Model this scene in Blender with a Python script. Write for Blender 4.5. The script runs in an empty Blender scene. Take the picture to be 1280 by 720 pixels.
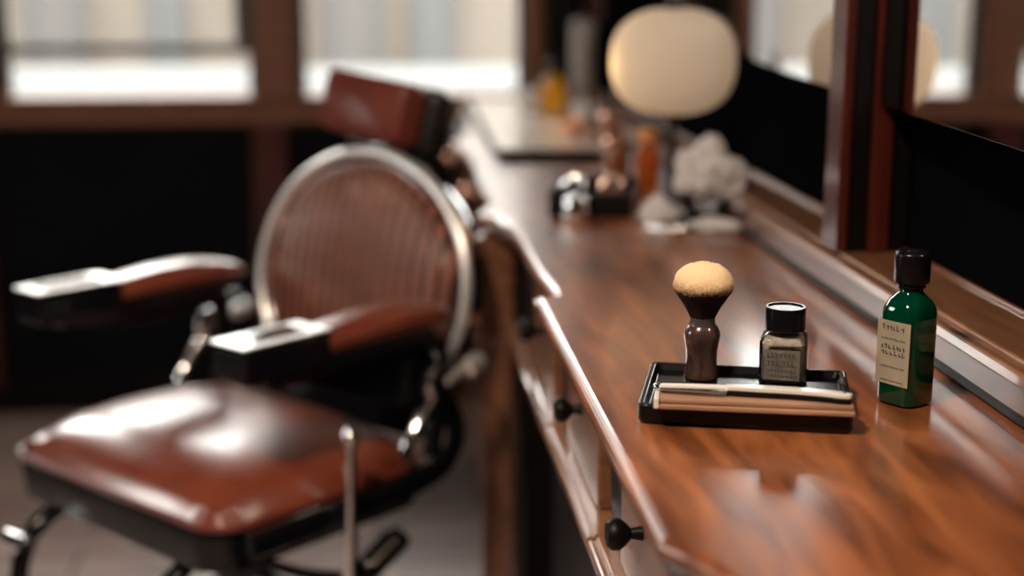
import bpy, bmesh, math, random
from mathutils import Vector, Matrix, noise
random.seed(7)
SC = bpy.context.scene
COL = SC.collection
PI = math.pi
def R(d): return math.radians(d)

# ------------------------------------------------------------------ materials
def mat(name, color, rough=.5, metal=0., spec=.5, coat=0., coat_rough=.1, trans=0., ior=1.45, emit=None, estr=0., cior=1.5):
    m = bpy.data.materials.new(name); m.use_nodes = True
    b = m.node_tree.nodes['Principled BSDF']
    b.inputs['Base Color'].default_value = (*color, 1)
    b.inputs['Roughness'].default_value = rough
    b.inputs['Metallic'].default_value = metal
    b.inputs['Specular IOR Level'].default_value = spec
    b.inputs['Coat Weight'].default_value = coat
    b.inputs['Coat Roughness'].default_value = coat_rough
    b.inputs['Coat IOR'].default_value = cior
    b.inputs['Transmission Weight'].default_value = trans
    b.inputs['IOR'].default_value = ior
    if emit:
        b.inputs['Emission Color'].default_value = (*emit, 1)
        b.inputs['Emission Strength'].default_value = estr
    return m

def grain(m, c1, c2, scale=(3, 40, 40), nscale=3., detail=6., bump=.0, rough=None, c3=None, pos=(.3, .75)):
    """noise stretched over object coordinates, mixed between two colours"""
    nt = m.node_tree; N = nt.nodes; L = nt.links
    b = N['Principled BSDF']
    tc = N.new('ShaderNodeTexCoord'); mp = N.new('ShaderNodeMapping')
    mp.inputs['Scale'].default_value = scale
    n = N.new('ShaderNodeTexNoise'); n.inputs['Scale'].default_value = nscale
    n.inputs['Detail'].default_value = detail; n.inputs['Distortion'].default_value = .6
    r = N.new('ShaderNodeValToRGB')
    r.color_ramp.elements[0].position = pos[0]; r.color_ramp.elements[0].color = (*c1, 1)
    r.color_ramp.elements[1].position = pos[1]; r.color_ramp.elements[1].color = (*c2, 1)
    if c3:
        e = r.color_ramp.elements.new((pos[0] + pos[1]) / 2); e.color = (*c3, 1)
    L.new(tc.outputs['Object'], mp.inputs['Vector']); L.new(mp.outputs['Vector'], n.inputs['Vector'])
    L.new(n.outputs['Fac'], r.inputs['Fac']); L.new(r.outputs['Color'], b.inputs['Base Color'])
    if rough:
        mr = N.new('ShaderNodeMapRange'); mr.inputs['To Min'].default_value = rough[0]; mr.inputs['To Max'].default_value = rough[1]
        L.new(n.outputs['Fac'], mr.inputs['Value']); L.new(mr.outputs['Result'], b.inputs['Roughness'])
    if bump:
        bp = N.new('ShaderNodeBump'); bp.inputs['Strength'].default_value = bump; bp.inputs['Distance'].default_value = .001
        L.new(n.outputs['Fac'], bp.inputs['Height']); L.new(bp.outputs['Normal'], b.inputs['Normal'])
    return m

M = {}
M['counter'] = grain(mat('counter_wood', (.3, .1, .04), .3, coat=.7, coat_rough=.15, cior=1.5), (.085, .021, .007), (.44, .155, .052), (9, 1.6, 9), 4.2, 9, .25, (.25, .42), c3=(.245, .078, .026), pos=(.28, .74))
M['mahogany'] = grain(mat('mahogany', (.12, .03, .012), .3, coat=.4, coat_rough=.12), (.05, .012, .006), (.16, .045, .02), (20, 2, 20), 3, 6, .1)
M['mahogany_v'] = grain(mat('mahogany_upright', (.12, .03, .012), .28, coat=.4, coat_rough=.1), (.035, .006, .004), (.10, .018, .009), (30, 30, 2), 3, 6, .1)
M['walnut'] = grain(mat('walnut_fronts', (.25, .11, .05), .35, coat=.3), (.13, .052, .026), (.25, .11, .058), (16, 2, 16), 3, 6, .1)
M['gloss_walnut'] = grain(mat('glossy_walnut', (.25, .11, .05), .3, coat=1., coat_rough=.1, cior=2.1), (.20, .085, .04), (.36, .17, .085), (16, 2, 16), 3, 6, .0)
M['windowwood'] = grain(mat('window_wood', (.2, .08, .04), .45), (.17, .066, .036), (.28, .12, .066), (3, 20, 20), 3, 5, .1)
M['dark_reflection'] = mat('dark_reflection', (.003, .003, .004), .3, spec=0., ior=1.05)
M['ebony'] = mat('ebony_stain', (.004, .003, .003), .45, spec=.2)
M['leather'] = grain(mat('brown_leather', (.2, .045, .02), .36, coat=1., coat_rough=.24, cior=1.8), (.165, .030, .012), (.26, .060, .026), (1, 1, 1), 14, 4, .12)
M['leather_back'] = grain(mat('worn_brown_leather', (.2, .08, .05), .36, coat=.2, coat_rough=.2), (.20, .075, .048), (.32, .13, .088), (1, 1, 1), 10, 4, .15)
def crease_shade(m, pitch, dark):
    """shade in the creases between the upright channels, painted into the leather"""
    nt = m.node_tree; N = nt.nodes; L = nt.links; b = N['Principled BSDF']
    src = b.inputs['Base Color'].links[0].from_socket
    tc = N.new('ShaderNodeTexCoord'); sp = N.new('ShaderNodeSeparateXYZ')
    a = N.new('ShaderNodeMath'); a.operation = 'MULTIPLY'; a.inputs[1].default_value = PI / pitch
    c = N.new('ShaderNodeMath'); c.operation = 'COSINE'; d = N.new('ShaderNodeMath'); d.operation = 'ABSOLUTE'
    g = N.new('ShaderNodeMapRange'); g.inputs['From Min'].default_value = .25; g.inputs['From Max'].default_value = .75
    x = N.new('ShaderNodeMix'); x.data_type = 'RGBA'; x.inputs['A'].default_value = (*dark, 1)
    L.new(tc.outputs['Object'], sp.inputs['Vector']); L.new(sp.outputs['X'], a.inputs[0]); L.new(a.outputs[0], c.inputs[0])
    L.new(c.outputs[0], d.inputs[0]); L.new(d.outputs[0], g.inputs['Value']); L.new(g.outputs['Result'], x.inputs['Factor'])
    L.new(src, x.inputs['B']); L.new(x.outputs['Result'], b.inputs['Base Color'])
crease_shade(M['leather_back'], .0245, (.022, .008, .006))  # crease shade painted into the backrest leather
M['leather_dark'] = grain(mat('oxblood_leather', (.1, .02, .012), .4), (.11, .020, .012), (.16, .032, .018), (1, 1, 1), 14, 4, .12)
M['leather_shaded'] = mat('shaded_leather', (.008, .008, .009), .42)
M['chrome'] = mat('chrome', (.82, .82, .84), .10, 1.)
M['satin_nickel'] = mat('satin_nickel', (.93, .90, .87), .3, .75)
M['chrome_worn'] = grain(mat('worn_chrome', (.7, .7, .72), .2, 1.), (.55, .55, .56), (.8, .8, .82), (1, 1, 1), 30, 3, 0, (.12, .3))
M['enamel'] = mat('black_enamel', (.004, .0045, .006), .2, spec=.35, coat=.1)
M['wall'] = grain(mat('dark_wall', (.006, .0065, .009), .85, spec=.15), (.003, .0033, .005), (.005, .0053, .007), (1, 1, 1), 4, 3)
M['ceiling'] = mat('ceiling_paint', (.03, .028, .026), .9, spec=.1)
M['white_stone'] = grain(mat('white_stone', (.5, .5, .5), .8), (.056, .057, .058), (.066, .066, .066), (1, 1, 1), 5, 4)
M['sash_grey'] = mat('olive_grey_sash', (.10, .10, .085), .5)
M['black_plastic'] = mat('black_plastic', (.004, .004, .005), .25, spec=.3)
M['black_lacquer'] = mat('black_lacquer', (.004, .004, .005), .25, spec=.35)
M['steel'] = mat('polished_steel', (.78, .78, .78), .16, 1.)
M['ivory'] = mat('ivory_scales', (.78, .76, .72), .25, coat=.4)
M['tanwood'] = grain(mat('tan_wood', (.5, .28, .17), .5), (.27, .14, .085), (.46, .27, .17), (4, 40, 40), 4, 5)
M['horn'] = grain(mat('dark_horn', (.05, .03, .025), .25, coat=.6), (.022, .012, .012), (.095, .05, .04), (60, 60, 22), 1.4, 4, 0, (.18, .32))
M['ferrule'] = mat('grey_ferrule', (.12, .10, .10), .35, .6)
M['glass'] = mat('clear_glass', (.97, .97, .96), .03, trans=1., ior=1.45)
M['fluid'] = grain(mat('grey_pomade', (.2, .17, .14), .6), (.22, .19, .165), (.50, .44, .38), (1, 1, .6), 90, 5, .4)
M['frosted'] = grain(mat('embossed_label', (.3, .26, .22), .4), (.22, .19, .165), (.42, .37, .32), (1, 1, 1), 120, 5, .3)
M['green_glass'] = mat('green_glass', (.0, .05, .024), .06, coat=.6, coat_rough=.03, trans=.3, ior=1.45)
M['paper'] = grain(mat('cream_label', (.62, .54, .40), .7), (.55, .47, .34), (.68, .60, .46), (1, 1, 1), 40, 4)
M['ink'] = mat('label_ink', (.09, .08, .07), .7)
M['towel_bump'] = grain(mat('white_towel', (.78, .76, .76), .9, spec=.1), (.70, .69, .70), (.85, .83, .82), (1, 1, 1), 60, 4, .5)
M['brown_jar'] = mat('brown_jar', (.22, .07, .03), .15, coat=.5)
M['orange_cap'] = mat('orange_cap', (.85, .35, .08), .3, coat=.4)
M['canister'] = mat('pale_grey_metal', (.42, .38, .35), .45)
M['copper'] = mat('copper_dish', (.85, .45, .30), .25, 1.)
M['board_glare'] = grain(mat('glare_pale_board', (.5, .36, .26), .3, coat=1., cior=1.9), (.70, .56, .46), (.80, .68, .58), (20, 2, 20), 3, 4)
M['bristle_tip'] = mat('cream_bristle', (.80, .62, .38), .8, spec=.2)
M['lamp_metal'] = mat('dark_bronze', (.03, .018, .013), .3, .6)
M['street'] = grain(mat('pavement', (.1, .1, .1), .9), (.09, .087, .083), (.12, .115, .11), (1, 1, 1), 3, 4)

def bristle_material():
    m = mat('badger_bristle', (.8, .6, .35), .8, spec=.2)
    nt = m.node_tree; N = nt.nodes; L = nt.links
    tc = N.new('ShaderNodeTexCoord'); sp = N.new('ShaderNodeSeparateXYZ')
    ns = N.new('ShaderNodeTexNoise'); ns.inputs['Scale'].default_value = 420; ns.inputs['Detail'].default_value = 2
    ma = N.new('ShaderNodeMath'); ma.operation = 'MULTIPLY_ADD'; ma.inputs[1].default_value = .012
    rp = N.new('ShaderNodeMapRange'); rp.inputs['From Min'].default_value = .050; rp.inputs['From Max'].default_value = .115
    r = N.new('ShaderNodeValToRGB'); e = r.color_ramp.elements
    e[0].position = .0; e[0].color = (.07, .05, .045, 1)
    e[1].position = 1.; e[1].color = (.86, .66, .40, 1)
    for p_, c_ in ((.22, (.03, .014, .014)), (.60, (.028, .012, .014)), (.70, (.50, .32, .18)), (.80, (.82, .60, .35))):
        q = e.new(p_); q.color = (*c_, 1)
    L.new(tc.outputs['Object'], sp.inputs['Vector']); L.new(tc.outputs['Object'], ns.inputs['Vector'])
    L.new(ns.outputs['Fac'], ma.inputs[0]); L.new(sp.outputs['Z'], ma.inputs[2])
    L.new(ma.outputs['Value'], rp.inputs['Value']); L.new(rp.outputs['Result'], r.inputs['Fac'])
    L.new(r.outputs['Color'], N['Principled BSDF'].inputs['Base Color'])
    return m
M['bristle'] = bristle_material()

def plank_material():
    m = mat('floor_planks', (.3, .22, .2), .32, coat=.15)
    nt = m.node_tree; N = nt.nodes; L = nt.links
    tc = N.new('ShaderNodeTexCoord'); mp = N.new('ShaderNodeMapping')
    br = N.new('ShaderNodeTexBrick'); br.inputs['Scale'].default_value = 1
    br.inputs['Brick Width'].default_value = 1.3; br.inputs['Row Height'].default_value = .13
    br.inputs['Mortar Size'].default_value = .004; br.inputs['Mortar'].default_value = (.05, .03, .028, 1)
    br.inputs['Color1'].default_value = (.58, .43, .39, 1); br.inputs['Color2'].default_value = (.80, .64, .58, 1)
    n = N.new('ShaderNodeTexNoise'); mp2 = N.new('ShaderNodeMapping'); mp2.inputs['Scale'].default_value = (2, 26, 1)
    n.inputs['Scale'].default_value = 3; n.inputs['Detail'].default_value = 6
    mx = N.new('ShaderNodeMix'); mx.data_type = 'RGBA'; mx.blend_type = 'MULTIPLY'; mx.inputs['Factor'].default_value = .5
    L.new(tc.outputs['Object'], mp.inputs['Vector']); L.new(mp.outputs['Vector'], br.inputs['Vector'])
    L.new(tc.outputs['Object'], mp2.inputs['Vector']); L.new(mp2.outputs['Vector'], n.inputs['Vector'])
    L.new(br.outputs['Color'], mx.inputs['A']); L.new(n.outputs['Color'], mx.inputs['B'])
    L.new(mx.outputs['Result'], N['Principled BSDF'].inputs['Base Color'])
    return m
M['floor'] = plank_material()

def pane_material():
    m = bpy.data.materials.new('window_glass'); m.use_nodes = True
    nt = m.node_tree; N = nt.nodes; L = nt.links
    N.remove(N['Principled BSDF']); out = N['Material Output']
    t = N.new('ShaderNodeBsdfTransparent'); t.inputs['Color'].default_value = (.97, .98, .97, 1)
    g = N.new('ShaderNodeBsdfGlossy'); g.inputs['Roughness'].default_value = .02
    f = N.new('ShaderNodeFresnel'); f.inputs['IOR'].default_value = 1.3
    x = N.new('ShaderNodeMixShader')
    L.new(f.outputs['Fac'], x.inputs['Fac']); L.new(t.outputs[0], x.inputs[1]); L.new(g.outputs[0], x.inputs[2])
    L.new(x.outputs[0], out.inputs['Surface'])
    return m
M['pane'] = pane_material()
def cloudy(name, dcol, tcol, fac, gl=.12, rough=.08):
    """diffuse + translucent body under a thin gloss"""
    m = bpy.data.materials.new(name); m.use_nodes = True
    nt = m.node_tree; N = nt.nodes; L = nt.links
    N.remove(N['Principled BSDF']); out = N['Material Output']
    d = N.new('ShaderNodeBsdfDiffuse'); d.inputs['Color'].default_value = (*dcol, 1)
    t = N.new('ShaderNodeBsdfTranslucent'); t.inputs['Color'].default_value = (*tcol, 1)
    x = N.new('ShaderNodeMixShader'); x.inputs['Fac'].default_value = fac
    L.new(d.outputs[0], x.inputs[1]); L.new(t.outputs[0], x.inputs[2])
    g = N.new('ShaderNodeBsdfGlossy'); g.inputs['Roughness'].default_value = rough
    f = N.new('ShaderNodeFresnel'); f.inputs['IOR'].default_value = 1.45
    y = N.new('ShaderNodeMixShader')
    L.new(f.outputs['Fac'], y.inputs['Fac']); L.new(x.outputs[0], y.inputs[1]); L.new(g.outputs[0], y.inputs[2])
    L.new((y if gl else x).outputs[0], out.inputs['Surface'])
    return m
M['amber'] = cloudy('amber_glass', (.55, .14, .01), (.90, .34, .04), .6)
M['yellow_liquid'] = cloudy('yellow_tonic', (.70, .36, .02), (.95, .60, .05), .7)
M['towel'] = cloudy('white_cotton', (.88, .86, .86), (.85, .83, .82), .4, gl=0)

M['thin_glass'] = M['pane'].copy(); M['thin_glass'].name = 'thin_clear_glass'
M['thin_glass'].node_tree.nodes['Fresnel'].inputs['IOR'].default_value = 1.5
def mirror_material():
    return mat('mirror_silver', (.90, .90, .90), .015, 1.)
M['mirror'] = mirror_material()

def facade_material():
    m = mat('plaster_facade', (.3, .27, .24), .9, spec=.1)
    nt = m.node_tree; N = nt.nodes; L = nt.links
    tc = N.new('ShaderNodeTexCoord'); mp = N.new('ShaderNodeMapping'); mp.inputs['Scale'].default_value = (1.2, 1, .25)
    n = N.new('ShaderNodeTexNoise'); n.inputs['Scale'].default_value = 1.6; n.inputs['Detail'].default_value = 4
    r = N.new('ShaderNodeValToRGB'); e = r.color_ramp.elements
    e[0].position = .35; e[0].color = (.080, .067, .057, 1); e[1].position = .65; e[1].color = (.108, .093, .079, 1)
    L.new(tc.outputs['Object'], mp.inputs['Vector']); L.new(mp.outputs['Vector'], n.inputs['Vector'])
    L.new(n.outputs['Fac'], r.inputs['Fac']); L.new(r.outputs['Color'], N['Principled BSDF'].inputs['Base Color'])
    return m
M['facade'] = facade_material()
M['grey_door'] = mat('grey_door_paint', (.055, .05, .047), .7)
M['blue_door'] = mat('blue_grey_paint', (.055, .056, .056), .7)
M['dark_door'] = mat('dark_door_paint', (.01, .009, .009), .7)
M['teal'] = mat('teal_paint', (.02, .30, .22), .6)

def shade_material():
    m = bpy.data.materials.new('opal_glass'); m.use_nodes = True
    nt = m.node_tree; N = nt.nodes; L = nt.links
    N.remove(N['Principled BSDF']); out = N['Material Output']
    d = N.new('ShaderNodeBsdfDiffuse'); d.inputs['Color'].default_value = (.80, .77, .73, 1)
    t = N.new('ShaderNodeBsdfTranslucent'); t.inputs['Color'].default_value = (.93, .89, .84, 1)
    x = N.new('ShaderNodeMixShader'); x.inputs['Fac'].default_value = .6
    L.new(d.outputs[0], x.inputs[1]); L.new(t.outputs[0], x.inputs[2]); L.new(x.outputs[0], out.inputs['Surface'])
    return m
M['opal'] = shade_material()

# ------------------------------------------------------------------ mesh helpers
def obj(name, bm, m, parent=None, smooth=True, bevel=0., seg=2, loc=None, rotz=None, subsurf=0, angle=35):
    bmesh.ops.recalc_face_normals(bm, faces=bm.faces)
    me = bpy.data.meshes.new(name); bm.to_mesh(me); bm.free()
    if smooth:
        for p_ in me.polygons: p_.use_smooth = True
    o = bpy.data.objects.new(name, me); COL.objects.link(o)
    me.materials.append(M[m] if isinstance(m, str) else m)
    if parent: o.parent = parent
    if loc: o.location = loc
    if rotz is not None: o.rotation_euler = (0, 0, rotz)
    if bevel:
        b = o.modifiers.new('bevel', 'BEVEL'); b.width = bevel; b.segments = seg; b.limit_method = 'ANGLE'; b.angle_limit = R(angle)
        b.harden_normals = False
    if subsurf:
        s = o.modifiers.new('sub', 'SUBSURF'); s.levels = subsurf; s.render_levels = subsurf
    if smooth and not subsurf:
        try: me.set_sharp_from_angle(angle=R(40))
        except Exception: pass
    return o

def thing(name, label, cat, loc=(0, 0, 0), rotz=0, group=None):
    o = bpy.data.objects.new(name, None); COL.objects.link(o)
    o.empty_display_size = .05
    o.location = loc; o.rotation_euler = (0, 0, rotz); o['label'] = label; o['category'] = cat
    if group: o['group'] = group
    return o
def tag(o, label, cat, group=None):
    o['label'] = label; o['category'] = cat
    if group: o['group'] = group
    return o
def struct(name, bm, m, parent=None, **k):
    k.setdefault('smooth', False)
    o = obj(name, bm, m, parent, **k)
    if parent is None: o['kind'] = 'structure'
    return o

def add_box(bm, x0, x1, y0, y1, z0, z1, mtx=None):
    vs = [bm.verts.new((x, y, z)) for x in (x0, x1) for y in (y0, y1) for z in (z0, z1)]
    for q in ((0, 1, 3, 2), (4, 6, 7, 5), (0, 4, 5, 1), (2, 3, 7, 6), (0, 2, 6, 4), (1, 5, 7, 3)):
        bm.faces.new([vs[i] for i in q])
    if mtx: bmesh.ops.transform(bm, matrix=mtx, verts=vs)
    return bm
def box(x0, x1, y0, y1, z0, z1): return add_box(bmesh.new(), x0, x1, y0, y1, z0, z1)

def add_lathe(bm, prof, n=40, mtx=None, sx=1., sy=1.):
    """prof: list of (r, z)"""
    rings = []; new = []
    for r, z in prof:
        if r < 1e-6:
            v = bm.verts.new((0, 0, z)); rings.append([v]); new.append(v)
        else:
            ring = [bm.verts.new((r * sx * math.cos(2 * PI * i / n), r * sy * math.sin(2 * PI * i / n), z)) for i in range(n)]
            rings.append(ring); new += ring
    for a, b in zip(rings, rings[1:]):
        if len(a) == 1 and len(b) == 1: continue
        if len(a) == 1:
            for i in range(n): bm.faces.new((a[0], b[i], b[(i + 1) % n]))
        elif len(b) == 1:
            for i in range(n): bm.faces.new((a[i], b[0], a[(i + 1) % n]))
        else:
            for i in range(n): bm.faces.new((a[i], a[(i + 1) % n], b[(i + 1) % n], b[i]))
    if len(rings[0]) > 1: bm.faces.new(rings[0])
    if len(rings[-1]) > 1: bm.faces.new(rings[-1])
    if mtx: bmesh.ops.transform(bm, matrix=mtx, verts=new)
    return bm
def lathe(prof, n=40, **k): return add_lathe(bmesh.new(), prof, n, **k)

def smooth_path(pts, n=6):
    """Catmull-Rom through points (tuples of any length)"""
    out = []; P = [pts[0]] + list(pts) + [pts[-1]]
    for i in range(1, len(P) - 2):
        for k in range(n):
            t = k / n; q = []
            for a, b, c, d in zip(P[i - 1], P[i], P[i + 1], P[i + 2]):
                q.append(.5 * (2 * b + (c - a) * t + (2 * a - 5 * b + 4 * c - d) * t * t + (3 * b - a - 3 * c + d) * t ** 3))
            out.append(tuple(q))
    out.append(tuple(pts[-1])); return out

def add_tube(bm, pts, rad, n=14, sx=1., caps=True):
    """pts 3-tuples, rad number or list"""
    pts = [Vector(p_) for p_ in pts]
    if not isinstance(rad, (list, tuple)): rad = [rad] * len(pts)
    rings = []; up = None
    for i, p_ in enumerate(pts):
        t = (pts[min(i + 1, len(pts) - 1)] - pts[max(i - 1, 0)]).normalized()
        if up is None:
            up = Vector((0, 0, 1)) if abs(t.z) < .9 else Vector((1, 0, 0))
        a = t.cross(up).normalized(); up = a.cross(t).normalized()
        rings.append([bm.verts.new(p_ + (a * math.cos(2 * PI * k / n) * sx + up * math.sin(2 * PI * k / n)) * rad[i]) for k in range(n)])
    for a, b in zip(rings, rings[1:]):
        for k in range(n): bm.faces.new((a[k], a[(k + 1) % n], b[(k + 1) % n], b[k]))
    if caps: bm.faces.new(rings[0]); bm.faces.new(rings[-1])
    return bm
def tube(pts, rad, n=14, **k): return add_tube(bmesh.new(), pts, rad, n, **k)

def add_prism(bm, poly, z0, z1):
    a = [bm.verts.new((x, y, z0)) for x, y in poly]; b = [bm.verts.new((x, y, z1)) for x, y in poly]
    bm.faces.new(a); bm.faces.new(b); n = len(poly)
    for i in range(n): bm.faces.new((a[i], a[(i + 1) % n], b[(i + 1) % n], b[i]))
    return bm
def prism(poly, z0, z1): return add_prism(bmesh.new(), poly, z0, z1)

def rrect(w, d, r, n=6):
    """rounded rectangle outline, centred"""
    out = []
    for cx, cy, a0 in ((w / 2 - r, d / 2 - r, 0), (-w / 2 + r, d / 2 - r, 90), (-w / 2 + r, -d / 2 + r, 180), (w / 2 - r, -d / 2 + r, 270)):
        for k in range(n + 1):
            a = R(a0 + 90 * k / n); out.append((cx + r * math.cos(a), cy + r * math.sin(a)))
    return out
def add_loft(bm, sections, mtx=None):
    """sections: list of (outline [(x,y)], z) with equal point counts"""
    rings = [[bm.verts.new((x, y, z)) for x, y in o_] for o_, z in sections]
    n = len(rings[0])
    for a, b in zip(rings, rings[1:]):
        for i in range(n): bm.faces.new((a[i], a[(i + 1) % n], b[(i + 1) % n], b[i]))
    bm.faces.new(rings[0]); bm.faces.new(rings[-1])
    if mtx: bmesh.ops.transform(bm, matrix=mtx, verts=[v for r_ in rings for v in r_])
    return bm
def loft(sections, **k): return add_loft(bmesh.new(), sections, **k)
def rot(ax, deg): return Matrix.Rotation(R(deg), 4, ax)
def tr(x, y, z): return Matrix.Translation((x, y, z))
def sphere(r, c=(0, 0, 0), sz=1., n=28):
    return lathe([(r * math.sin(PI * i / 14), -r * sz * math.cos(PI * i / 14)) for i in range(15)], n, mtx=tr(*c))

# ------------------------------------------------------------------ room shell
WY = 4.06           # inner face of the window wall
XL, XR, YB, CH = -3.3, .80, -2.6, 2.75
struct('floor', box(XL, XR, YB, WY + .12, -.06, 0), 'floor')
struct('ceiling', box(XL, XR, YB, WY + .12, CH, CH + .08), 'ceiling')
LY0, LY1 = 1.5, 2.4
bm = bmesh.new()
add_box(bm, XL - .1, XL, YB, LY0, 0, CH); add_box(bm, XL - .1, XL, LY1, WY + .12, 0, CH)
add_box(bm, XL - .1, XL, LY0, LY1, 0, 1.3); add_box(bm, XL - .1, XL, LY0, LY1, 2.1, CH)
struct('wall_left', bm, 'wall')
wl = struct('window_4', box(XL - .06, XL - .054, LY0, LY1, 1.3, 2.1), 'pane')  # unseen window added in the left wall as side light
fr = bmesh.new()
add_box(fr, XL - .09, XL + .02, LY0, LY0 + .05, 1.3, 2.1); add_box(fr, XL - .09, XL + .02, LY1 - .05, LY1, 1.3, 2.1)
add_box(fr, XL - .09, XL + .02, LY0 + .05, LY1 - .05, 1.3, 1.35); add_box(fr, XL - .09, XL + .02, LY0 + .05, LY1 - .05, 2.05, 2.1)
add_box(fr, XL - .085, XL - .03, 1.93, 1.97, 1.35, 2.05)
obj('window_frame', fr, 'windowwood', wl, smooth=False, bevel=.003)
struct('wall_back', box(XL, XR, YB - .1, YB, 0, CH), 'wall')
struct('wall_right', box(XR, XR + .1, YB, WY + .12, 0, CH), 'wall')
# window wall with three openings
WT = 2.02; WB = .895
opens = [(-1.86, -1.16), (-1.012, -.322), (-.196, .440)]
bm = bmesh.new()
add_box(bm, XL, XR, WY, WY + .12, 0, WB)
add_box(bm, XL, XR, WY, WY + .12, WT, CH)
xs = [XL] + [v for o_ in opens for v in o_] + [XR]
for i in range(0, len(xs), 2): add_box(bm, xs[i], xs[i + 1], WY, WY + .12, WB, WT)
struct('wall_window', bm, 'wall')
# wooden casing, sill and apron
bm = bmesh.new()
add_box(bm, -2.1, .545, WY - .055, WY + .10, .885, .905)           # sill nosing
add_box(bm, -2.1, .545, WY - .018, WY + .001, .825, .887)          # apron
struct('trim_1', bm, 'windowwood', bevel=.004)
n_ = 2
for x0, x1 in ((-1.16, -1.012), (-.322, -.196), (.440, .49)):
    bm = bmesh.new(); add_box(bm, x0 + .002, x1 - .002, WY - .022, WY + .11, .905, WT)
    add_box(bm, x0 + .02, x1 - .02, WY - .034, WY - .02, .905, WT)
    struct('trim_%d' % n_, bm, 'windowwood', bevel=.004); n_ += 1
bm = box(-2.0, .56, WY - .022, WY + .02, WT, WT + .1)
struct('trim_%d' % n_, bm, 'windowwood', bevel=.004); n_ += 1
# panelled wall below the sill: stiles and baseboard
for x0, x1 in ((-.335, -.235), (-1.16, -1.06), (-2.0, -1.9)):
    struct('trim_%d' % n_, box(x0, x1, WY - .03, WY, .08, .825), 'mahogany_v', bevel=.003); n_ += 1
struct('baseboard_window', box(XL, .18, WY - .02, WY, 0, .10), 'ebony', bevel=.003)
# windows
for k, (x0, x1) in enumerate(opens):
    w = struct('window_%d' % (k + 1), box(x0, x1, WY + .055, WY + .061, .905, WT), 'pane')
    fr = bmesh.new()
    t_ = .018
    add_box(fr, x0, x0 + t_, WY + .04, WY + .08, .905, WT); add_box(fr, x1 - t_, x1, WY + .04, WY + .08, .905, WT)
    add_box(fr, x0 + t_, x1 - t_, WY + .04, WY + .08, WT - t_, WT)
    if k == 1:
        add_box(fr, x0 + t_, x1 - .045, WY + .04, WY + .07, 1.020, 1.046)
        add_box(fr, x1 - .052, x1 - t_, WY + .045, WY + .07, 1.020, WT - t_)
    obj('window_frame', fr, 'sash_grey', w, smooth=False, bevel=.002)

# outside: pale terrace ledge, pavement and the building across the way
struct('ground_outside', add_box(box(-14, 12, WY + .121, 16, -.12, -.02), -14, XL - .101, -8, WY + .12, -.12, -.02), 'street')
o = obj('stone_planter_ledge', box(-3.0, 1.6, 4.30, 5.45, .0, .895), 'white_stone', smooth=False, bevel=.02)
tag(o, 'long white stone ledge just outside the windows', 'ledge')
fa = thing('building', 'pale plaster building across the street seen blurred through the windows', 'building', (0, 9.5, -.02))
obj('wall', box(-12, 10, 0, .4, 0, 2.7), 'facade', fa, smooth=False)
obj('cornice', box(-12.1, 10.1, -.15, .45, 2.7, 2.85), 'white_stone', fa, smooth=False)
for x, w_, mm in ((-2.0, .28, 'grey_door'), (-1.30, .16, 'blue_door'), (-.10, .30, 'grey_door'), (.42, .20, 'blue_door'), (-3.6, .5, 'grey_door'), (1.6, .5, 'grey_door')):
    b = bmesh.new(); add_box(b, x - w_ / 2, x + w_ / 2, -.03, .0, .55, 2.3)
    p_ = obj('shutter', b, mm, fa, smooth=False, bevel=.01)
    obj('shutter_frame', add_box(box(x - w_ / 2 - .04, x - w_ / 2, -.05, 0, .5, 2.35), x + w_ / 2, x + w_ / 2 + .04, -.05, 0, .5, 2.35), 'white_stone', p_, smooth=False)

# ------------------------------------------------------------------ vanity counter
CT = .88
front = [(.215, .30), (.215, .745), (.209, .796), (.193, .835), (.180, .856), (.180, 1.20), (.180, 1.545), (.178, 1.562), (.184, 1.570), (.202, 1.575), (.2035, 1.60),
         (.199, 1.70), (.198, 1.80), (.1985, 1.95), (.196, 2.04), (.182, 2.10), (.160, 2.135), (.158, 2.155), (.170, 2.20), (.187, 2.27), (.184, 2.40),
         (.184, 2.55), (.193, 2.75), (.190, 2.90), (.178, 3.02), (.172, 3.08), (.185, 3.14), (.215, 3.25), (.235, 3.50), (.245, 3.80), (.25, 4.03)]
back = [(.70, 4.03), (.70, .30)]
def counter_poly(off):
    return [(x + off, y) for x, y in front] + back
ct = thing('countertop', 'long polished brown wooden countertop with a scalloped front edge', 'countertop', (0, 0, CT - .034))
obj('top_board', prism(counter_poly(0), .016, .034), 'counter', ct, smooth=False, bevel=.009, seg=5, angle=50)
obj('edge_moulding', prism(counter_poly(.008), 0, .016), 'mahogany', ct, smooth=False, bevel=.004, seg=2, angle=50)

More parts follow.
